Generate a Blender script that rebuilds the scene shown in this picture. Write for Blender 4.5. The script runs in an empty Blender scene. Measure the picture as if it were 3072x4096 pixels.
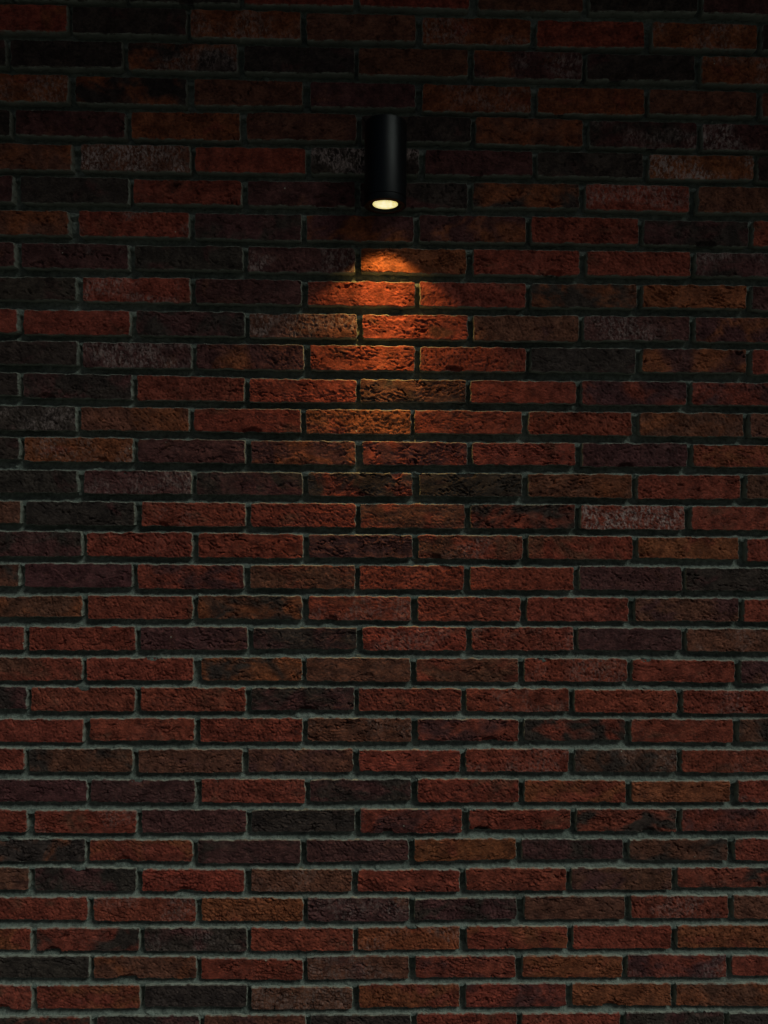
import bpy, math
import numpy as np
from mathutils import Matrix, Vector

C = bpy.context.scene.collection
PI = math.pi

# ------------------------------------------------------------------ camera
F_PX = 2800.0                       # focal length in pixels of the 3072 x 4096 photograph
PITCH_Z = 0.0628                    # course height of the wall in metres
ROT = (math.radians(3.21), math.radians(-1.07), math.radians(0.37))
CAM_Z = 1.62

def rodrigues(w):
    w = np.array(w); th = np.linalg.norm(w); k = w / th
    K = np.array([[0, -k[2], k[1]], [k[2], 0, -k[0]], [-k[1], k[0], 0]])
    return np.eye(3) + math.sin(th) * K + (1 - math.cos(th)) * K @ K

RM = rodrigues(ROT)                 # wall frame (x right, y down, z into the wall) -> camera frame
CAMW = np.array([0.024, -0.117, -1.402])    # camera in the wall frame, origin = middle of the wall area
ZC = CAM_Z + CAMW[1]                # world height of the wall-frame origin

def to_wall(px, py, depth=0.0):
    """photo pixel -> world x, z on the plane `depth` metres in front of the brick faces"""
    d = RM.T @ np.array([(px - 1536) / F_PX, (py - 2048) / F_PX, 1.0])
    t = (-depth - CAMW[2]) / d[2]
    p = CAMW + t * d
    return p[0], ZC - p[1]

cam_d = bpy.data.cameras.new('camera')
cam = bpy.data.objects.new('camera', cam_d)
C.objects.link(cam)
cam_d.sensor_fit = 'VERTICAL'
cam_d.sensor_height = 36.0
cam_d.sensor_width = 27.0
cam_d.lens = F_PX / 4096 * 36.0
cam_d.clip_start = 0.02
cam_d.clip_end = 200
# wall frame (x, y down, z away) -> world (x, -z.., ): world = (x, z_away, -y)
W = np.array([[1, 0, 0], [0, 0, 1], [0, -1, 0]])
cx = W @ RM.T @ np.array([1, 0, 0]); cy = W @ RM.T @ np.array([0, -1, 0]); cz = W @ RM.T @ np.array([0, 0, -1])
mw = Matrix(((cx[0], cy[0], cz[0], CAMW[0]), (cx[1], cy[1], cz[1], CAMW[2]), (cx[2], cy[2], cz[2], CAM_Z), (0, 0, 0, 1)))
cam.matrix_world = mw
bpy.context.scene.camera = cam

# ------------------------------------------------------------------ noise
def hsh(ix, iy, seed):
    h = (ix.astype(np.int64) * 374761393 + iy.astype(np.int64) * 668265263 + seed * 974634777) & 0x7fffffff
    h = ((h ^ (h >> 13)) * 1274126177) & 0x7fffffff
    h = (h ^ (h >> 16)) & 0xffff
    return h / 65535.0

def vnoise(x, y, seed=0):
    """gradient noise, about -1..1"""
    ix = np.floor(x); iy = np.floor(y); fx = x - ix; fy = y - iy
    ux = fx * fx * fx * (fx * (fx * 6 - 15) + 10); uy = fy * fy * fy * (fy * (fy * 6 - 15) + 10)
    def g(dx, dy):
        a = hsh(ix + dx, iy + dy, seed) * 2 * PI
        return np.cos(a) * (fx - dx) + np.sin(a) * (fy - dy)
    a = g(0, 0) * (1 - ux) + g(1, 0) * ux
    b = g(0, 1) * (1 - ux) + g(1, 1) * ux
    return (a * (1 - uy) + b * uy) * 1.5

def fbm(x, y, seed=0, o=3):
    v = 0 * x; a = 1.0
    for k in range(o):
        v = v + a * vnoise(x, y, seed + 17 * k); x = x * 2.03 + 3.1; y = y * 2.03 + 1.7; a *= 0.5
    return v

def sst(a, b, x):
    t = np.clip((x - a) / (b - a), 0, 1)
    return t * t * (3 - 2 * t)

# ------------------------------------------------------------------ brick data (measured on the photograph, one course a line)
ROWS = '''
-415,35,-108,-105,-10,-5,K;55,495,-104,-100,-4,4,K;515,955,-97,-93,5,14,K c;975,1416,-88,-82,14,22,R;1438,1878,-80,-74,22,35,R t;1913,2333,-71,-65,38,45,B c;2358,2791,-64,-60,44,50,K;2813,3230,-55,-50,51,62,P
-190,268,12,18,118,125,Ro c;287,745,23,32,130,140,K;762,1203,35,46,147,157,Owt;1226,1663,50,60,158,163,Bc;1690,2123,66,76,175,179,Owt;2148,2578,80,85,186,190,Rt;2611,3029,86,97,190,197,Owt;3050,3470,98,108,200,210,K
-435,22,147,157,256,262,K;42,490,158,166,265,271,K;512,950,168,176,275,287,Kwo;975,1418,180,190,285,293,Kc;1433,1873,190,198,299,306,Bc;1895,2331,198,210,308,318,Pwo;2348,2780,215,221,318,323,Kc;2808,3230,223,232,332,340,Owt
-190,270,289,298,402,407,Owt;300,745,301,312,410,418,Ko;775,1210,315,322,420,422,Bc;1240,1662,326,335,425,431,Pc;1690,2125,335,345,445,450,Owt;2151,2578,347,355,452,460,Ot;2598,3028,355,367,455,463,Bc;3048,3470,370,378,468,475,Bo
-400,38,430,437,533,540,K;60,500,437,447,538,552,Pc;525,960,447,451,552,563,Ot;985,1425,448,455,557,562,Bc;1445,1885,460,468,563,567,K;1903,2333,466,477,573,585,Boc;2358,2788,482,490,585,595,Pkw;2813,3230,493,503,597,606,PWt
-160,285,570,577,674,680,Boc;322,760,575,583,680,690,BWt;780,1222,587,592,686,695,Rc;1243,1675,590,594,692,699,KWt;1700,2131,596,605,697,701,Pc;2150,2573,607,613,703,712,Kc;2598,3016,617,622,714,718,OWt;3035,3460,625,632,721,728,K
-400,50,700,703,803,808,P;80,515,703,712,809,813,Kc;532,965,714,722,812,820,Rc;990,1420,722,727,820,828,Pc;1440,1872,728,733,829,834,KPc;1893,2318,729,736,828,832,Koc;2343,2758,735,743,838,849,Rwt;2793,3210,745,751,849,854,B
-165,272,838,843,933,941,Boc;315,755,843,850,943,952,Rwt;778,1205,853,857,952,962,Pkc;1225,1655,858,863,960,967,Po;1678,2105,859,865,965,970,Poc;2125,2555,865,873,970,977,Rt;2576,2996,880,885,978,985,Kpc;3015,3435,882,888,985,990,R
-380,58,966,968,1062,1067,P;85,512,969,977,1070,1077,Pwc;538,970,980,985,1075,1081,Kc;990,1420,985,992,1087,1092,Pw;1443,1866,992,997,1088,1098,OC;1893,2318,996,1002,1098,1102,Rc;2348,2763,1002,1008,1103,1108,Rt;2785,3205,1009,1014,1103,1110,Pkw
-140,302,1106,1108,1193,1201,Kc;330,760,1107,1112,1205,1212,Rwt;780,1207,1113,1120,1213,1218,Pc;1230,1660,1123,1127,1220,1227,Rc;1680,2103,1127,1131,1225,1232,Rt;2125,2548,1134,1137,1228,1233,Koc;2570,2986,1137,1143,1230,1235,OC;3010,3430,1143,1147,1240,1245,Pw
-380,68,1232,1235,1326,1330,Rc;92,520,1239,1243,1337,1342,Rc;545,978,1242,1248,1342,1346,KP;997,1428,1252,1257,1350,1353,Bwt;1450,1871,1258,1261,1355,1360,Rc;1895,2316,1262,1263,1363,1366,B;2336,2758,1263,1267,1363,1363,Pw;2783,3200,1267,1272,1367,1371,Po
-140,308,1362,1365,1453,1460,K;330,765,1368,1373,1468,1475,Pwt;785,1215,1375,1380,1474,1480,Po;1240,1660,1380,1385,1480,1485,Rc;1681,2105,1387,1390,1485,1488,Rt;2125,2543,1390,1393,1487,1492,Kc;2568,2986,1393,1398,1489,1492,Poc;3008,3430,1398,1402,1497,1500,R
-380,73,1487,1490,1576,1582,Kc;92,525,1491,1500,1590,1598,Kp;548,977,1500,1510,1602,1606,Rt;997,1425,1513,1519,1608,1611,Rc;1441,1865,1517,1521,1610,1609,BkC;1883,2305,1522,1525,1612,1615,Rc;2328,2746,1523,1527,1620,1622,Pr;2770,3190,1529,1533,1620,1624,Rp
-140,302,1620,1625,1719,1723,Kw;322,755,1627,1631,1721,1726,Bot;775,1203,1634,1636,1727,1732,Rc;1222,1645,1639,1640,1735,1738,Ot;1658,2089,1640,1645,1733,1738,Rc;2115,2528,1645,1650,1738,1743,Rt;2560,2975,1650,1653,1745,1747,Bo;3001,3420,1654,1658,1749,1752,Bt
-350,75,1745,1748,1835,1839,K;97,530,1748,1752,1845,1849,Owt;550,980,1755,1760,1850,1855,Pc;1003,1423,1763,1765,1855,1862,Poc;1450,1870,1765,1770,1860,1862,Prc;1890,2303,1770,1772,1860,1861,Rc;2330,2750,1773,1773,1868,1868,P;2773,3190,1778,1782,1868,1871,Ro
-120,308,1879,1881,1970,1972,K;335,765,1881,1885,1975,1978,Pw;785,1210,1888,1890,1978,1982,Pkc;1232,1650,1890,1893,1985,1987,KrC;1678,2089,1893,1895,1985,1987,KC;2115,2528,1895,1898,1988,1994,Boc;2551,2963,1899,1900,1997,1997,Rc;2988,3410,1899,1901,1996,1998,Bt
-350,82,2003,2005,2096,2095,B;103,538,2005,2008,2100,2102,Kc;565,982,2008,2012,2105,2108,Rwt;1003,1423,2012,2015,2108,2110,Rt;1441,1860,2015,2018,2112,2115,BrC;1883,2301,2018,2018,2114,2116,KrC;2325,2740,2020,2024,2118,2120,RWt;2766,3190,2025,2028,2120,2122,Rc
-120,325,2124,2127,2225,2227,Pk;345,768,2130,2130,2225,2230,Rt;792,1213,2133,2137,2230,2235,Rc;1235,1650,2139,2140,2232,2231,PC;1673,2091,2140,2143,2235,2240,Brw;2115,2531,2142,2145,2236,2240,Rb;2553,2956,2150,2149,2232,2240,OC;2988,3410,2154,2156,2245,2247,R
-350,75,2254,2257,2345,2347,Bk;97,528,2253,2256,2350,2351,Pc;550,975,2257,2260,2355,2358,Pr;1000,1420,2260,2262,2355,2357,Br;1438,1856,2262,2264,2357,2362,Rt;1881,2295,2268,2270,2360,2362,R;2318,2730,2265,2268,2360,2365,P;2746,3160,2272,2274,2362,2365,Kc
-110,327,2387,2383,2470,2468,Bo;350,770,2382,2384,2477,2478,R;790,1208,2382,2385,2476,2480,KoC;1233,1645,2384,2387,2480,2485,Rwc;1671,2083,2387,2390,2485,2487,R;2108,2515,2390,2391,2486,2487,Rt;2543,2956,2393,2394,2485,2488,Bp;2978,3400,2397,2399,2488,2490,R
-350,95,2506,2507,2600,2602,R;115,540,2508,2508,2602,2602,Rt;560,990,2508,2508,2600,2602,Pc;1012,1427,2513,2512,2597,2598,Kpc;1450,1865,2508,2508,2602,2603,Rwt;1888,2295,2510,2510,2603,2604,Rwt;2313,2728,2512,2515,2601,2603,Pc;2748,3170,2515,2517,2607,2609,Bw
-100,327,2629,2632,2724,2722,Rb;345,773,2632,2632,2722,2723,R;805,1207,2630,2630,2723,2725,OkC;1225,1643,2630,2633,2725,2728,Bc;1665,2075,2635,2635,2728,2730,Brc;2098,2510,2635,2636,2727,2729,Rwt;2530,2940,2638,2642,2726,2733,Rc;2963,3380,2642,2644,2735,2737,P
-310,105,2748,2748,2838,2838,Kp;123,540,2750,2750,2846,2847,Rt;562,982,2750,2752,2845,2847,Rt;1005,1418,2753,2751,2842,2843,Kpc;1435,1846,2753,2755,2846,2847,Rt;1865,2278,2755,2755,2847,2848,Rwc;2298,2710,2759,2760,2850,2853,R;2733,3150,2761,2763,2854,2856,Rwt
-75,333,2878,2880,2968,2972,R;358,778,2875,2873,2963,2963,Rc;800,1210,2872,2875,2970,2968,Rt;1230,1646,2872,2875,2966,2970,BwC;1670,2075,2875,2877,2963,2966,Rpc;2096,2501,2877,2876,2963,2962,Kr;2525,2933,2878,2878,2970,2971,Rc;2958,3380,2877,2879,2970,2971,Bk
-310,97,2994,2993,3080,3080,R;115,530,2995,2995,3088,3090,Bk;553,970,2998,2997,3092,3092,Bc;993,1412,2997,2997,3089,3090,Bp;1435,1841,3000,3002,3085,3088,Rc;1863,2275,2996,2996,3087,3089,Rwt;2300,2708,2999,2998,3089,3090,Bkw;2728,3150,3001,3001,3092,3092,Rw
-75,347,3118,3120,3209,3208,Pc;362,780,3120,3120,3209,3212,PC;805,1220,3118,3118,3212,3215,Rt;1240,1645,3120,3118,3210,3204,KP;1670,2076,3116,3118,3208,3211,R;2098,2503,3121,3122,3208,3210,Ro;2528,2921,3125,3125,3210,3210,OC;2953,3370,3120,3120,3210,3210,Rw
-290,107,3241,3242,3329,3330,Rc;137,545,3241,3242,3333,3333,RwC;565,985,3240,3240,3333,3331,P;1005,1420,3240,3238,3330,3328,KC;1441,1848,3236,3237,3333,3333,Rpc;1876,2283,3239,3238,3322,3318,Rc!;2305,2706,3237,3237,3325,3328,Rkc;2728,3150,3236,3235,3325,3326,Rp
-75,340,3357,3358,3447,3447,KoC;357,770,3361,3361,3445,3447,Ro;790,1203,3360,3359,3455,3455,Pkc;1225,1635,3361,3359,3450,3444,P;1658,2065,3357,3355,3448,3438,Oc;2088,2495,3357,3359,3440,3440,Pk;2518,2913,3359,3357,3440,3443,BkC;2941,3360,3356,3355,3444,3445,R
-290,115,3469,3471,3560,3560,Bc;137,543,3471,3475,3563,3567,KP;568,978,3478,3480,3565,3568,S;1005,1408,3477,3478,3568,3568,Bwt;1431,1840,3481,3481,3567,3570,RC;1863,2265,3475,3473,3562,3563,Rc;2286,2688,3473,3472,3559,3561,Bpc;2710,3130,3472,3472,3551,3552,Rkc
-60,350,3592,3590,3680,3683,R;373,782,3592,3594,3685,3687,Rw;805,1213,3592,3592,3685,3686,OtC;1230,1637,3592,3590,3686,3687,PwC;1658,2066,3597,3591,3683,3678,Pkt;2098,2501,3587,3584,3681,3678,BC;2526,2913,3583,3583,3674,3675,Rwt;2935,3350,3583,3583,3677,3678,B
-280,123,3713,3713,3800,3800,Ro;145,557,3714,3713,3805,3804,Rkc;577,988,3713,3713,3805,3806,Kpw;1003,1415,3712,3713,3805,3803,Rt;1431,1840,3712,3707,3803,3800,Owt;1868,2270,3706,3705,3798,3793,Roc;2293,2686,3705,3703,3797,3795,S;2710,3130,3703,3703,3793,3793,Ot
-60,357,3827,3825,3911,3913,KC;375,785,3828,3829,3915,3915,Bot;803,1212,3833,3839,3918,3922,RC;1228,1636,3829,3825,3921,3915,BwC;1661,2063,3826,3824,3912,3912,RpC;2090,2490,3823,3822,3910,3912,Oc;2510,2906,3820,3821,3909,3912,Prw;2928,3340,3823,3823,3905,3906,Rc
-270,125,3944,3943,4038,4038,R;145,560,3946,3941,4037,4035,Rot;578,988,3941,3940,4028,4030,K;1005,1410,3950,3948,4040,4038,BwC;1435,1838,3940,3938,4032,4030,Rot;1863,2265,3937,3935,4030,4028,RpC;2290,2685,3936,3935,4025,4023,Oc;2705,3120,3935,3935,4025,4026,BO
-60,362,4070,4068,4160,4158,Kr;387,797,4066,4065,4157,4155,KP;815,1223,4063,4062,4153,4152,B;1242,1643,4062,4060,4151,4149,K;1668,2068,4056,4055,4147,4145,Rt;2088,2481,4055,4054,4145,4143,R;2505,2898,4052,4048,4141,4139,Kp;2918,3330,4052,4052,4141,4141,K
'''
COL = {                              # albedo of the fired clay sorts
    'R': (0.262, 0.058, 0.038), 'S': (0.290, 0.058, 0.038), 'O': (0.262, 0.080, 0.037),
    'B': (0.168, 0.066, 0.043), 'P': (0.108, 0.042, 0.042), 'K': (0.056, 0.041, 0.036)}
rng = np.random.RandomState(11)

bricks = []                          # (corner quad in x,z: tl, tr, bl, br), code, fine?
courses = []
for line in ROWS.strip().split('\n'):
    row = []
    for b in line.split(';'):
        f = b.split(','); x0, x1, t0, t1, b0, b1 = map(float, f[:6])
        q = [to_wall(x0, t0), to_wall(x1, t1), to_wall(x0, b0), to_wall(x1, b1)]
        row.append((np.array(q), f[6].replace(' ', ''), True))
    courses.append(row)
NR = len(courses)
LIM = 2.6
# the courses go on to both sides of what the photograph shows
SORTS = ['R', 'Rt', 'Rc', 'B', 'Bc', 'Pc', 'P', 'Kc', 'O', 'Rp', 'Bo', 'Ot', 'Pw']
for row in courses:
    for side in (-1, 1):
        k = 0 if side < 0 else -1
        q = row[k][0]
        base = 0 if side < 0 else 1
        while abs(q[base][0]) < LIM:
            n = q.copy(); n[:, 0] += side * 0.2225
            h = q[base + 0][1] - q[base + 2][1]
            zt = q[base][1] * 0.9 + 0.1 * q[1 - base][1]
            n[0][1] = n[1][1] = q[base][1] + rng.uniform(-.001, .001); n[2][1] = n[3][1] = n[0][1] - 0.0475
            xs = (n[0][0] + n[1][0]) / 2
            n[0][0] = n[2][0] = xs - .1055; n[1][0] = n[3][0] = xs + .1055
            item = (n, SORTS[rng.randint(len(SORTS))], False)
            if side < 0: row.insert(0, item)
            else: row.append(item)
            q = n
def extra_row(ref, dz, shift):
    r = []
    for q, c, f in ref:
        n = q.copy(); n[:, 1] += dz; n[:, 0] += shift
        zc = n[:, 1].mean() * .5 + (ZR + dz_total) * .5
        n[0][1] = n[1][1] = zc + .0237; n[2][1] = n[3][1] = zc - .0237
        r.append((n, SORTS[rng.randint(len(SORTS))], False))
    return r
top_extra = []; k = 0
while True:
    ref = courses[0]; ZR = np.mean([q[:, 1].mean() for q, c, f in ref]); dz_total = PITCH_Z
    if ZR + PITCH_Z > 3.25: break
    courses.insert(0, extra_row(ref, PITCH_Z, .111 if k % 2 else -.111)); k += 1
k = 0
while True:
    ref = courses[-1]; ZR = np.mean([q[:, 1].mean() for q, c, f in ref]); dz_total = -PITCH_Z
    if ZR - PITCH_Z < 0.0: break
    courses.append(extra_row(ref, -PITCH_Z, .111 if k % 2 else -.111)); k += 1

# ------------------------------------------------------------------ brick geometry
V = []; FQ = []; A1 = []; A2 = []; AP = []; AE = []; AM = []
nv = 0
def add_grid(P, c1, c2, prm, edge, matidx):
    """P: (n, m, 3) grid of points; quads between them"""
    global nv
    n, m = P.shape[:2]
    V.append(P.reshape(-1, 3))
    i = np.arange(n * m).reshape(n, m) + nv
    # (row = downwards, column = right) seen from -y
    q = np.stack([i[:-1, :-1], i[1:, :-1], i[1:, 1:], i[:-1, 1:]], -1).reshape(-1, 4)
    FQ.append(q); AM.append(np.full(len(q), matidx))
    k = n * m
    A1.append(np.tile(np.append(c1, 1.0), (k, 1))); A2.append(np.tile(np.append(c2, 1.0), (k, 1)))
    AP.append(np.tile(prm, (k, 1))); AE.append(edge.reshape(-1))
    nv += k

def make_brick(q, code, fine, idx):
    h = rng.rand(12)
    L = q[1][0] - q[0][0]; H = q[0][1] - q[2][1]
    step = 0.0017 if fine else 0.012
    nu = max(4, int(L / step)); nn = max(3, int(H / step))
    s = np.linspace(0, 1, nu + 1); t = np.linspace(0, 1, nn + 1)
    # denser near the edges
    e = 0.0012
    s = np.concatenate([[0, 0, 0], [e / L], s[1:-1], [1 - e / L], [1, 1, 1]])
    t = np.concatenate([[0, 0, 0], [e / H], t[1:-1], [1 - e / H], [1, 1, 1]])
    S, T = np.meshgrid(s, t)
    X = (q[0][0] * (1 - S) + q[1][0] * S) * (1 - T) + (q[2][0] * (1 - S) + q[3][0] * S) * T
    Z = (q[0][1] * (1 - S) + q[1][1] * S) * (1 - T) + (q[2][1] * (1 - S) + q[3][1] * S) * T
    lx = S * L + h[0] * 50; lz = T * H + h[1] * 50
    sd = idx * 7 + 3
    # ragged outline
    dx0 = np.minimum(S, 1 - S) * L; dz0 = np.minimum(T, 1 - T) * H
    wob = 0.0015
    Z = Z + (vnoise(lx / .021, lz / .03, sd) * 1.2 + vnoise(lx / .006, lz / .02, sd + 1) * .5) * wob * (1 - sst(0, .012, dz0))
    X = X + (vnoise(lz / .013, lx / .05, sd + 2) * 1.2 + vnoise(lz / .005, lx / .02, sd + 3) * .5) * wob * (1 - sst(0, .012, dx0))
    # corners pulled in
    cr = np.exp(-(dx0 ** 2 + dz0 ** 2) / (.004 ** 2))
    X = X + cr * .0009 * np.where(S < .5, 1, -1); Z = Z + cr * .0009 * np.where(T < .5, -1, 1)
    edge = np.minimum(dx0, dz0)
    # relief of the hand-moulded face, towards the viewer positive
    creased = 'c' in code or 'C' in code
    pitted = 't' in code
    amp = ((1.4 if 'C' in code else 1.0) if creased else 0.62) * (.55 + .8 * rng.rand())
    g = np.zeros_like(X); chipd = 0
    g += fbm(lx / .045, lz / .02, sd + 5, 2) * .0008
    if fine:
        cxn = (S - .5 + (h[2] - .5) * .5)
        bow = (h[3] - .35) * .030 * cxn * cxn * 4
        ang = (h[4] - .5) * .35
        wx = lx + .006 * vnoise(lx / .02, lz / .02, sd + 7)
        wz = lz + bow + ang * (S - .5) * L + .007 * vnoise(lx / .033, lz / .03, sd + 8) + .0022 * vnoise(lx / .009, lz / .008, sd + 9) + .0012 * vnoise(lx / .0045, lz / .004, sd + 29)
        # overlapping folds: each ramps up, then drops sharply
        n1 = vnoise(wx / .050, wz / .0105, sd + 10) * 2.1
        fr = n1 - np.floor(n1)
        fold = fr - sst(.82, 1.0, fr)
        n1b = vnoise(wx / .022, wz / .0055, sd + 20) * 2.0
        frb = n1b - np.floor(n1b); foldb = frb - sst(.75, 1.0, frb)
        msk = .08 + .92 * sst(-.30, .40, vnoise(lx / .06, lz / .03, sd + 11))
        g += amp * msk * (fold - .4) * .0032 + amp * msk * (foldb - .4) * .0013
        # open cracks
        r = np.abs(vnoise(wx / .040, wz / .012, sd + 12) + .25 * vnoise(wx / .012, wz / .006, sd + 13))
        crk = (1 - sst(.0, .075, r)) * sst(-.05, .35, vnoise(lx / .04, lz / .02, sd + 14))
        g -= amp * crk * .0060
        if pitted or not creased:
            a = (h[5] - .5) * 1.6 + 1.2
            ux = lx * math.cos(a) + lz * math.sin(a); uz = -lx * math.sin(a) + lz * math.cos(a)
            p = vnoise(ux / .0085, uz / .0042, sd + 15) + .45 * vnoise(ux / .0045, uz / .0024, sd + 16)
            w = (1.0 if pitted else .75)
            g -= w * sst(.22, .62, p) * .0027
            g += w * p * .00035
        g += vnoise(lx / .0045, lz / .0040, sd + 18) * .00030
    if '!' in code or (h[6] > .82 and fine):      # a chip knocked off one long edge
        bx = .15 + .7 * h[7]; bw = .05 + .06 * h[8]
        bt = 0 if h[9] < .5 else 1
        if '!' in code: bx, bw, bt = .12, .10, 1
        dch = ((S - bx) / bw) ** 2 + ((T - bt) / .22) ** 2 + .5 * vnoise(lx / .01, lz / .01, sd + 19)
        chipd = (1 - sst(.4, 1.0, dch)) * (.011 if '!' in code else .0065)
    # rounded arris and bed / head faces running back into the wall
    rr = .0015
    de = np.clip(edge, 0, rr)
    rnd = rr - np.sqrt(np.maximum(rr * rr - (rr - de) ** 2, 0))
    rnd = rnd * (.7 + .6 * (vnoise(lx / .012, lz / .012, sd + 21) * .5 + .5))
    g = g * (.25 + .75 * sst(0, .003, edge)) - chipd
    tilt = (S - .5) * (h[10] - .5) * .0022 + (T - .5) * (h[11] - .5) * .0016
    Y = -(g - rnd + tilt + (rng.rand() - .5) * .0016)
    n, m = Y.shape
    for k, back in ((0, .034), (1, .006)):
        Y[k, :] = back; Y[n - 1 - k, :] = back
    for k, back in ((0, .034), (1, .006)):
        Y[:, k] = back; Y[:, m - 1 - k] = back
    Y[0, :] = Y[-1, :] = .034; Y[:, 0] = Y[:, -1] = .034
    jit = rng.uniform(.92, 1.08)
    main = np.array(COL[code[0]]) * jit * rng.uniform(.96, 1.04, 3)
    sec = None; amt = 0.0
    for ch, key in (('o', 'O'), ('r', 'R'), ('R', 'R'), ('p', 'P'), ('P', 'P'), ('k', 'K'), ('b', 'B'), ('O', 'O')):
        if ch in code[1:]:
            sec = np.array(COL[key]); amt = .5
    if sec is None:
        sec = np.array(COL[{'R': 'B', 'S': 'R', 'O': 'R', 'B': 'P', 'P': 'B', 'K': 'P'}[code[0]]]); amt = .22
    wh = 1.05 if 'W' in code else ((.55 if q[0][1] > ZC + .1 else .32) if 'w' in code else .05)
    E2 = edge * 1000
    E2[:2, :] = E2[-2:, :] = -6; E2[:, :2] = E2[:, -2:] = -6
    add_grid(np.stack([X, Y, Z], -1), main, sec, np.array([amt, wh, h[0] * 37.0 + idx * 1.37]), E2, 0)

idx = 0
for row in courses:
    for q, code, fine in row:
        make_brick(q, code, fine, idx); idx += 1

# ------------------------------------------------------------------ mortar: recessed joints, one relief sheet
def course_line(row, which):
    xs = []; zs = []
    for q, c, f in row:
        xs += [q[which][0], q[which + 1][0]]; zs += [q[which][1], q[which + 1][1]]
    return np.array(xs), np.array(zs)

def mortar_sheet(xs, zs):
    Xg, Zg = np.meshgrid(xs, zs)
    D = np.full(Xg.shape, .0185)
    for i in range(len(courses) + 1):
        lo = course_line(courses[i], 0) if i < len(courses) else None
        up = course_line(courses[i - 1], 2) if i > 0 else None
        if lo is None or up is None: continue
        zu = np.interp(xs, *up)[None, :]; zl = np.interp(xs, *lo)[None, :]
        rows = np.where((zs < zu.max() + .012) & (zs > zl.min() - .012))[0]
        if len(rows) == 0: continue
        rs = slice(rows[0], rows[-1] + 1); Xs = Xg[rs]; Zs = Zg[rs]
        t = (zu - Zs) / np.maximum(zu - zl, .004)     # 0 under the upper brick, 1 at the lower brick's top edge
        inside = (t > -.6) & (t < 1.6)
        tn = t + .22 * vnoise(Xs / .022, Zs * 0 + i * 3.3, 950) + .10 * vnoise(Xs / .006, Zs / .006, 951)
        upz = sst(ZC - .55, ZC + .35, Zs)
        sl = .0150 + .0060 * upz - .0010 * sst(.0, .3, tn) - .0088 * sst(.42 + .14 * upz, 1.08, tn)
        D[rs] = np.where(inside, sl, D[rs])
    D += fbm(Xg / .030, Zg / .014, 901, 3) * .0014
    D += fbm(Xg / .0065, Zg / .0050, 907, 2) * .0009
    # smears of mortar that reach the brick edge here and there
    sm = sst(.45, .85, vnoise(Xg / .034, Zg / .018, 933) + .4 * vnoise(Xg / .009, Zg / .007, 934))
    D -= sm * .0045
    D = np.maximum(D, .0022)
    P = np.stack([Xg, D, Zg], -1)
    add_grid(P, np.array([.2, .2, .2]), np.array([.2, .2, .2]), np.array([0, 0, 0.]), np.full(Xg.shape, 9.0), 1)

XA, XB = -.92, .98
ztop_f = to_wall(1500, -90)[1]; zbot_f = to_wall(1500, 4200)[1]
zr = np.arange(ztop_f, zbot_f, -.0019)
zz_all = courses[0][0][0][:, 1].max() + .01, 0.0
xs_f = np.arange(XA, XB + .001, .0021)
mortar_sheet(xs_f, zr)
def frame_sheet(x0, x1, z0, z1):
    mortar_sheet(np.arange(x0, x1, .006), np.append(np.arange(z0, z1, -.004), z1))
frame_sheet(-LIM - .1, xs_f[0] + .003, zr[0], zr[-1]); frame_sheet(xs_f[-1], LIM + .1, zr[0], zr[-1])
frame_sheet(-LIM - .1, LIM + .1, 3.30, zr[0]); frame_sheet(-LIM - .1, LIM + .1, zr[-1], -.02)

Vn = np.concatenate(V); Fn = np.concatenate(FQ)
me = bpy.data.meshes.new('brick_wall')
me.vertices.add(len(Vn)); me.vertices.foreach_set('co', Vn.astype(np.float32).ravel())
me.loops.add(Fn.size); me.loops.foreach_set('vertex_index', Fn.astype(np.int32).ravel())
me.polygons.add(len(Fn))
me.polygons.foreach_set('loop_start', np.arange(0, Fn.size, 4, dtype=np.int32))
me.polygons.foreach_set('material_index', np.concatenate(AM).astype(np.int32))
me.polygons.foreach_set('use_smooth', np.ones(len(Fn), dtype=bool))
me.update(calc_edges=True)
def attr(name, typ, arr, key):
    a = me.attributes.new(name, typ, 'POINT'); a.data.foreach_set(key, np.concatenate(arr).astype(np.float32).ravel())
attr('clay', 'FLOAT_COLOR', A1, 'color'); attr('clay_b', 'FLOAT_COLOR', A2, 'color')
attr('prm', 'FLOAT_VECTOR', AP, 'vector'); attr('edge', 'FLOAT', AE, 'value')
wall = bpy.data.objects.new('brick_wall', me); C.objects.link(wall)
wall['label'] = 'rough wall of long thin dark red, orange and purple bricks with recessed grey mortar joints'
wall['category'] = 'brick wall'

# ------------------------------------------------------------------ node helpers
def mat(name):
    m = bpy.data.materials.new(name); m.use_nodes = True
    nt = m.node_tree; nt.nodes.clear()
    out = nt.nodes.new('ShaderNodeOutputMaterial'); b = nt.nodes.new('ShaderNodeBsdfPrincipled')
    nt.links.new(b.outputs[0], out.inputs[0])
    return m, nt, b
def N(nt, typ, **kw):
    n = nt.nodes.new(typ)
    for k, v in kw.items(): setattr(n, k, v)
    return n
def math_n(nt, op, a, b=None, clamp=False):
    n = N(nt, 'ShaderNodeMath', operation=op); n.use_clamp = clamp
    for i, v in enumerate((a, b)):
        if v is None: continue
        if isinstance(v, (int, float)): n.inputs[i].default_value = v
        else: nt.links.new(v, n.inputs[i])
    return n.outputs[0]
def mrange(nt, v, a, b, c=0.0, d=1.0, smooth=True):
    n = N(nt, 'ShaderNodeMapRange'); n.interpolation_type = 'SMOOTHSTEP' if smooth else 'LINEAR'
    nt.links.new(v, n.inputs[0])
    for i, x in enumerate((a, b, c, d)):
        if isinstance(x, (int, float)): n.inputs[i + 1].default_value = x
        else: nt.links.new(x, n.inputs[i + 1])
    return n.outputs[0]
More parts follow.
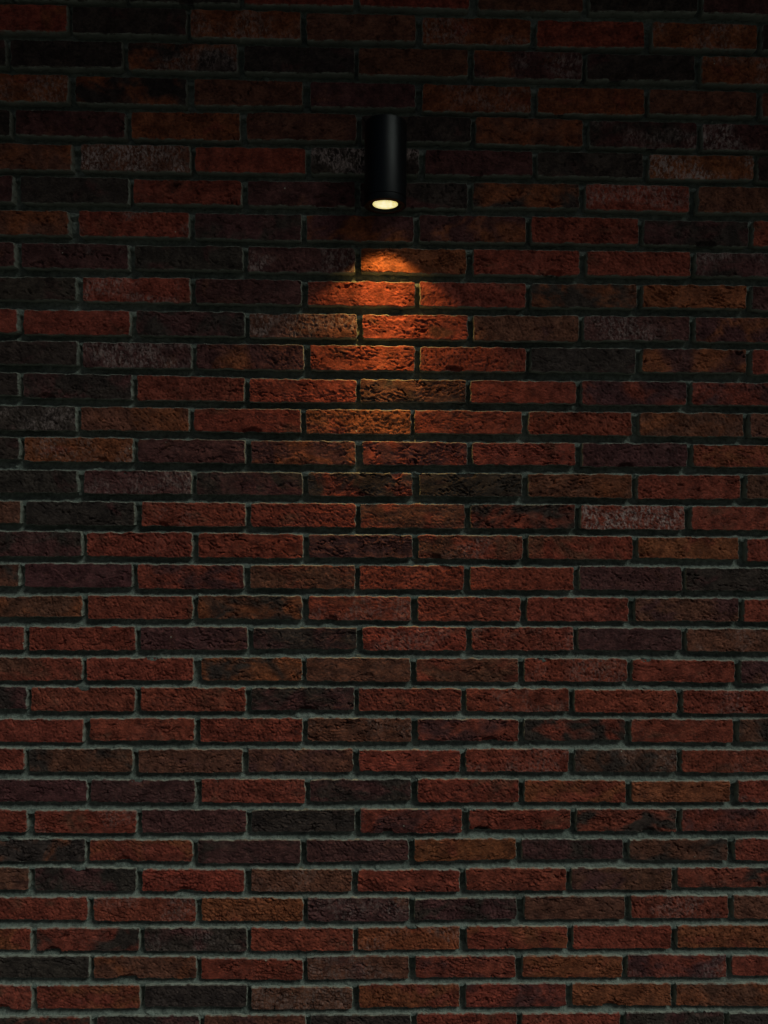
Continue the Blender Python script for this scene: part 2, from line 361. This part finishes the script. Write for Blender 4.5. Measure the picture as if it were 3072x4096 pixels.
def mixc(nt, f, a, b, blend='MIX'):
    n = N(nt, 'ShaderNodeMix', data_type='RGBA', blend_type=blend)
    for s, v in ((n.inputs[0], f), (n.inputs[6], a), (n.inputs[7], b)):
        if isinstance(v, (int, float)): s.default_value = v
        elif isinstance(v, tuple): s.default_value = (*v, 1)
        else: nt.links.new(v, s)
    return n.outputs[2]
def noise(nt, vec, scale, detail=3, rough=.55, dist=0.0):
    n = N(nt, 'ShaderNodeTexNoise'); n.inputs['Scale'].default_value = scale; n.inputs['Detail'].default_value = detail
    n.inputs['Roughness'].default_value = rough; n.inputs['Distortion'].default_value = dist
    nt.links.new(vec, n.inputs['Vector'])
    return n.outputs[0]
def mapping(nt, vec, scale=(1, 1, 1), rot=(0, 0, 0), loc=None):
    n = N(nt, 'ShaderNodeMapping'); n.inputs['Scale'].default_value = scale; n.inputs['Rotation'].default_value = rot
    nt.links.new(vec, n.inputs[0])
    if loc is not None: nt.links.new(loc, n.inputs['Location'])
    return n.outputs[0]

# ------------------------------------------------------------------ clay
m, nt, bs = mat('fired_clay')
tc = N(nt, 'ShaderNodeTexCoord').outputs['Object']
a1 = N(nt, 'ShaderNodeAttribute', attribute_name='clay').outputs['Color']
a2 = N(nt, 'ShaderNodeAttribute', attribute_name='clay_b').outputs['Color']
pr = N(nt, 'ShaderNodeAttribute', attribute_name='prm').outputs['Vector']
ed = N(nt, 'ShaderNodeAttribute', attribute_name='edge').outputs['Fac']
sp = N(nt, 'ShaderNodeSeparateXYZ'); nt.links.new(pr, sp.inputs[0])
amt, wht, sd = sp.outputs
cb = N(nt, 'ShaderNodeCombineXYZ'); nt.links.new(sd, cb.inputs[0]); nt.links.new(sd, cb.inputs[2]); nt.links.new(sd, cb.inputs[1])
P0 = mapping(nt, tc, loc=cb.outputs[0])                    # every brick has its own piece of the noise
blot = noise(nt, mapping(nt, P0, scale=(1, 1, 1.3)), 13, 3, .6, .5)
f_b = mrange(nt, math_n(nt, 'ADD', blot, math_n(nt, 'MULTIPLY', math_n(nt, 'SUBTRACT', amt, .5), .45)), .43, .64)
col = mixc(nt, f_b, a1, a2)
burn = noise(nt, P0, 42, 4, .65)
col = mixc(nt, 1.0, col, mixc(nt, mrange(nt, burn, .3, .7), (.56, .54, .56), (1.36, 1.33, 1.28)), 'MULTIPLY')
mot = noise(nt, mapping(nt, P0, scale=(1, 1, 1.6)), 150, 3, .7, .4)
col = mixc(nt, 1.0, col, mixc(nt, mrange(nt, mot, .32, .68), (.72, .70, .70), (1.27, 1.26, 1.24)), 'MULTIPLY')
# iron freckles and sand
frk = noise(nt, P0, 260, 3, .6)
col = mixc(nt, mrange(nt, frk, .58, .70, 0, .70), col, (.030, .020, .018))
sand = noise(nt, P0, 520, 2, .5)
col = mixc(nt, mrange(nt, sand, .64, .78, 0, .35), col, (.36, .24, .16))
# chalky moulding-sand residue in streaks
wz = noise(nt, mapping(nt, P0, scale=(1, 1, 1.4)), 11, 2, .5)
ws = noise(nt, mapping(nt, P0, scale=(1.7, 1, 1), rot=(0, .5, 0)), 105, 4, .7, .6)
f_w = math_n(nt, 'MULTIPLY', mrange(nt, math_n(nt, 'ADD', wz, math_n(nt, 'MULTIPLY', wht, .09)), .48, .64), mrange(nt, ws, .42, .66))
f_w = math_n(nt, 'MULTIPLY', f_w, wht)
col = mixc(nt, math_n(nt, 'MULTIPLY', f_w, .92, True), col, (.46, .34, .31))
# a few pale specks
vo = N(nt, 'ShaderNodeTexVoronoi'); vo.inputs['Scale'].default_value = 24; nt.links.new(P0, vo.inputs['Vector'])
vsel = N(nt, 'ShaderNodeSeparateColor'); nt.links.new(vo.outputs['Color'], vsel.inputs[0])
spk = math_n(nt, 'MULTIPLY', mrange(nt, vo.outputs['Distance'], .045, .02), math_n(nt, 'GREATER_THAN', vsel.outputs[0], .86))
col = mixc(nt, spk, col, (.45, .42, .33))
# mortar film left on the arrises
en = noise(nt, P0, 70, 4, .65)
f_e = math_n(nt, 'MULTIPLY', mrange(nt, ed, 1.7, .3), mrange(nt, en, .38, .60, .15, .95))
f_e = math_n(nt, 'MAXIMUM', f_e, math_n(nt, 'MULTIPLY', mrange(nt, ed, -.5, -3.0), mrange(nt, en, .25, .50, .55, 1.0)))
col = mixc(nt, f_e, col, (.31, .32, .265))
nt.links.new(col, bs.inputs['Base Color'])
bs.inputs['Roughness'].default_value = .93
bs.inputs['Specular IOR Level'].default_value = .15
g1 = noise(nt, mapping(nt, P0, scale=(1, 1, 1.5)), 190, 5, .7, .3)
g2 = noise(nt, P0, 650, 3, .6)
calm = mrange(nt, noise(nt, P0, 28, 2), .38, .62, .35, 1.15)
hgt = math_n(nt, 'ADD', math_n(nt, 'MULTIPLY', g1, calm), math_n(nt, 'MULTIPLY', g2, .35))
bp = N(nt, 'ShaderNodeBump'); bp.inputs['Strength'].default_value = 1.0; bp.inputs['Distance'].default_value = .0034
nt.links.new(hgt, bp.inputs['Height']); nt.links.new(bp.outputs[0], bs.inputs['Normal'])
me.materials.append(m)

# ------------------------------------------------------------------ mortar
m, nt, bs = mat('grey_mortar')
tc = N(nt, 'ShaderNodeTexCoord').outputs['Object']
n1 = noise(nt, tc, 5, 6, .7); n2 = noise(nt, tc, 120, 4, .7); n3 = noise(nt, tc, 600, 2, .6)
col = mixc(nt, mrange(nt, n1, .3, .7), (.13, .153, .132), (.30, .33, .287))
col = mixc(nt, 1.0, col, mixc(nt, mrange(nt, n2, .3, .7), (.62, .62, .62), (1.2, 1.2, 1.18)), 'MULTIPLY')
col = mixc(nt, mrange(nt, n3, .62, .74, 0, .5), col, (.05, .05, .045))
nt.links.new(col, bs.inputs['Base Color']); bs.inputs['Roughness'].default_value = .95
bs.inputs['Specular IOR Level'].default_value = .15
bp = N(nt, 'ShaderNodeBump'); bp.inputs['Strength'].default_value = 1.0; bp.inputs['Distance'].default_value = .0042
hh = math_n(nt, 'ADD', noise(nt, tc, 240, 5, .7), math_n(nt, 'MULTIPLY', n3, .5))
nt.links.new(hh, bp.inputs['Height']); nt.links.new(bp.outputs[0], bs.inputs['Normal'])
me.materials.append(m)

# ------------------------------------------------------------------ the wall lamp
m_blk, nt, bs = mat('black_powder_coat')
tc = N(nt, 'ShaderNodeTexCoord').outputs['Object']
bs.inputs['Base Color'].default_value = (.0045, .0060, .0070, 1)
bs.inputs['Roughness'].default_value = .36
bs.inputs['Specular IOR Level'].default_value = .28
bp = N(nt, 'ShaderNodeBump'); bp.inputs['Strength'].default_value = .5; bp.inputs['Distance'].default_value = .0004
nt.links.new(noise(nt, tc, 1500, 2, .6), bp.inputs['Height']); nt.links.new(bp.outputs[0], bs.inputs['Normal'])
m_in, nt, bs = mat('black_baffle')
bs.inputs['Base Color'].default_value = (.006, .006, .006, 1); bs.inputs['Roughness'].default_value = .7
bs.inputs['Specular IOR Level'].default_value = .1

def lathe(name, prof, mtl, parent, n=96, loc=(0, 0, 0)):
    vs = []; fs = []
    for r, z in prof:
        for k in range(n):
            a = 2 * PI * k / n; vs.append((r * math.cos(a), r * math.sin(a), z))
    for i in range(len(prof) - 1):
        for k in range(n):
            a = i * n + k; b = i * n + (k + 1) % n
            fs.append((a, b, b + n, a + n))
    if prof[0][0] > 1e-6 and CAPS.get(name, (0, 0))[0]: fs.append(tuple(range(n))[::-1])
    if CAPS.get(name, (0, 0))[1]: fs.append(tuple(range((len(prof) - 1) * n, len(prof) * n)))
    ms = bpy.data.meshes.new(name); ms.from_pydata(vs, [], fs); ms.update()
    ms.materials.append(mtl)
    for p in ms.polygons: p.use_smooth = len(p.vertices) == 4
    ms.set_sharp_from_angle(angle=math.radians(35))
    o = bpy.data.objects.new(name, ms); C.objects.link(o); o.parent = parent; o.location = loc
    return o
CAPS = {'housing': (0, 1), 'reflector': (0, 0)}

AX = .068                       # lamp axis in front of the brick faces
LR = .0390                      # radius
lx, lz = to_wall(1541, 827, AX) # centre of the lower rim
ltop = to_wall(1543, 497, AX + .0)[1]
LH = ltop - lz
lamp = bpy.data.objects.new('wall_lamp', None); C.objects.link(lamp)
lamp.location = (lx, -AX, lz)
lamp['label'] = 'black cylindrical downlight on the brick wall, lit warm at its lower end'
lamp['category'] = 'wall lamp'
print('lamp', lx, lz, LH, [(y, round(lz - to_wall(1545, y)[1], 4)) for y in (960, 985, 1090, 1230, 1350)])
ch = .0018
# prof goes bottom -> top (outer), CCW order gives outward normals
lathe('housing', [(LR - .0012, .0133), (LR, .0139), (LR, LH - ch), (LR - ch * .3, LH - ch * .3), (LR - ch, LH)], m_blk, lamp)
lathe('bezel', [(.0285, .004), (.0300, .0006), (.0312, 0.0), (LR - .0012, 0.0), (LR - .0003, .0005), (LR, .0014), (LR, .0123), (LR - .0012, .0129), (LR - .0012, .0140)], m_blk, lamp)
lathe('baffle', [(.0200, .0046), (.0240, .0044), (.0262, .0040), (.0285, .004)], m_in, lamp)

# lens: a faceted glowing optic
m_len, nt, bs = mat('lit_optic')
nt.nodes.remove(bs)
em = N(nt, 'ShaderNodeEmission'); out = [n for n in nt.nodes if n.type == 'OUTPUT_MATERIAL'][0]
nt.links.new(em.outputs[0], out.inputs[0])
tc = N(nt, 'ShaderNodeTexCoord').outputs['Object']
vo = N(nt, 'ShaderNodeTexVoronoi'); vo.inputs['Scale'].default_value = 330; vo.inputs['Randomness'].default_value = .7
nt.links.new(mapping(nt, tc, scale=(1, 1, .3)), vo.inputs['Vector'])
ln = N(nt, 'ShaderNodeVectorMath', operation='LENGTH'); nt.links.new(tc, ln.inputs[0])
rad = ln.outputs['Value']
facet = mrange(nt, vo.outputs['Distance'], .15, .55, 1.15, .35)
core = mrange(nt, rad, .010, .0245, 1.0, .55)
stg = math_n(nt, 'MULTIPLY', facet, core)
colr = mixc(nt, mrange(nt, stg, .3, .9), (.60, .50, .15), (1.0, .96, .80))
nt.links.new(colr, em.inputs[0])
LENS_EM = 1.0
em.inputs[1].default_value = LENS_EM
em_node, em_src = em, stg
def disc(name, R, z, dome, mtl, parent, flip=True):
    n = 64; rings = 10; vs = [(0, 0, z - dome)]; fs = []
    for i in range(1, rings + 1):
        r = R * i / rings
        for k in range(n):
            a = 2 * PI * k / n; vs.append((r * math.cos(a), r * math.sin(a), z - dome * (1 - (i / rings) ** 2)))
    for k in range(n): fs.append((0, 1 + (k + 1) % n, 1 + k))
    for i in range(rings - 1):
        for k in range(n):
            a = 1 + i * n + k; b = 1 + i * n + (k + 1) % n; fs.append((a, b, b + n, a + n))
    ms = bpy.data.meshes.new(name); ms.from_pydata(vs, [], fs); ms.update(); ms.materials.append(mtl)
    for p in ms.polygons: p.use_smooth = True
    o = bpy.data.objects.new(name, ms); C.objects.link(o); o.parent = parent; return o
lens = disc('lens', .0240, .0045, .0018, m_len, lamp)

# bracket: a back plate with rounded corners and a neck to the housing
def box(name, x0, x1, y0, y1, z0, z1, mtl, parent, bev=.002):
    import bmesh
    bm = bmesh.new(); bmesh.ops.create_cube(bm, size=1)
    for v in bm.verts:
        v.co = Vector(((x0 + x1) / 2 + v.co.x * (x1 - x0), (y0 + y1) / 2 + v.co.y * (y1 - y0), (z0 + z1) / 2 + v.co.z * (z1 - z0)))
    if bev: bmesh.ops.bevel(bm, geom=bm.edges[:], offset=bev, segments=2, affect='EDGES', profile=.6)
    ms = bpy.data.meshes.new(name); bm.to_mesh(ms); bm.free(); ms.materials.append(mtl)
    o = bpy.data.objects.new(name, ms); C.objects.link(o)
    if parent: o.parent = parent
    return o
box('back_plate', -.034, .034, AX - .010, AX - .0005 + .006, .020, LH - .012, m_blk, lamp)
box('bracket_arm', -.020, .020, LR - .006, AX - .009, .045, LH - .045, m_blk, lamp)

# ------------------------------------------------------------------ out-of-view paving, and a canopy added to darken the upper wall
m, nt, bs = mat('paving')
tc = N(nt, 'ShaderNodeTexCoord').outputs['Object']
bk = N(nt, 'ShaderNodeTexBrick'); nt.links.new(tc, bk.inputs['Vector'])
bk.inputs['Color1'].default_value = (.15, .145, .135, 1); bk.inputs['Color2'].default_value = (.19, .185, .17, 1)
bk.inputs['Mortar'].default_value = (.06, .06, .055, 1); bk.inputs['Scale'].default_value = 1.0
bk.inputs['Brick Width'].default_value = .6; bk.inputs['Row Height'].default_value = .3; bk.inputs['Mortar Size'].default_value = .004
col = mixc(nt, 1.0, bk.outputs['Color'], mixc(nt, noise(nt, tc, 30, 5, .7), (.7, .7, .7), (1.2, 1.2, 1.2)), 'MULTIPLY')
nt.links.new(col, bs.inputs['Base Color']); bs.inputs['Roughness'].default_value = .9
gm = bpy.data.meshes.new('ground'); gm.from_pydata([(-60, -120, 0), (60, -120, 0), (60, .04, 0), (-60, .04, 0)], [], [(0, 1, 2, 3)]); gm.materials.append(m)
ground = bpy.data.objects.new('ground', gm); C.objects.link(ground); ground['kind'] = 'structure'

m, nt, bs = mat('dark_shade_panel')
tc = N(nt, 'ShaderNodeTexCoord').outputs['Object']
nt.links.new(mixc(nt, noise(nt, tc, 8, 4), (.035, .034, .032), (.055, .053, .05)), bs.inputs['Base Color']); bs.inputs['Roughness'].default_value = .7
CAN_Z, CAN_D = 3.28, .78  # unseen canopy, added so the daylight fades towards the wall top
can = bpy.data.objects.new('added_shade_canopy', None); C.objects.link(can); can.location = (0, 0, CAN_Z)
can['label'] = 'unseen dark flat canopy added above the lamp to shade the upper wall'; can['category'] = 'canopy'
box('shade_slab', -4.0, 4.0, -CAN_D, .12, .0, .16, m, can, .004)
box('shade_lip', -4.05, 4.05, -CAN_D - .035, -CAN_D - .002, -.05, .26, m, can, .004)

# ------------------------------------------------------------------ light
SUN_EL, SUN_AZ = math.radians(50), math.radians(46)     # from the front, above and to the right
sun_d = bpy.data.lights.new('daylight', 'SUN'); sun_d.energy = 4.1; sun_d.angle = math.radians(22); sun_d.color = (.86, 1.0, .93)
sun = bpy.data.objects.new('daylight', sun_d); C.objects.link(sun)
dirv = Vector((math.sin(SUN_AZ) * math.cos(SUN_EL), -math.cos(SUN_AZ) * math.cos(SUN_EL), math.sin(SUN_EL)))
sun.rotation_euler = dirv.to_track_quat('Z', 'Y').to_euler()
w = bpy.data.worlds.new('World'); bpy.context.scene.world = w; w.use_nodes = True
nt = w.node_tree; bg = nt.nodes['Background']
sky = nt.nodes.new('ShaderNodeTexSky'); sky.sky_type = 'NISHITA'; sky.sun_disc = False
sky.sun_elevation = SUN_EL; sky.sun_rotation = PI - SUN_AZ
sky.air_density = 1.0; sky.dust_density = 4.0; sky.ozone_density = 1.0
nt.links.new(sky.outputs[0], bg.inputs[0]); bg.inputs[1].default_value = .05

EXPO = -1.9
def spot(name, power, ang, blend, rad, z, col=(1.0, .57, .14)):
    d = bpy.data.lights.new(name, 'SPOT'); d.energy = power; d.spot_size = math.radians(ang); d.spot_blend = blend
    d.shadow_soft_size = rad; d.color = col
    o = bpy.data.objects.new(name, d); C.objects.link(o); o.parent = lamp; o.location = (0, 0, z)
    return o
spot('beam', 17.0, 72, 1.0, .007, .001)
spot('beam_spill', 12., 96, .34, .007, .001)
spot('beam_core', 24.0, 40, 1.0, .007, .001)
em_node.inputs[1].default_value = 2 ** (-EXPO) * 1.3

s = bpy.context.scene
s.view_settings.view_transform = 'Standard'; s.view_settings.look = 'None'
s.view_settings.exposure = EXPO; s.view_settings.gamma = 1.0; s.view_settings.use_curve_mapping = False
s.cycles.max_bounces = 5; s.cycles.diffuse_bounces = 3
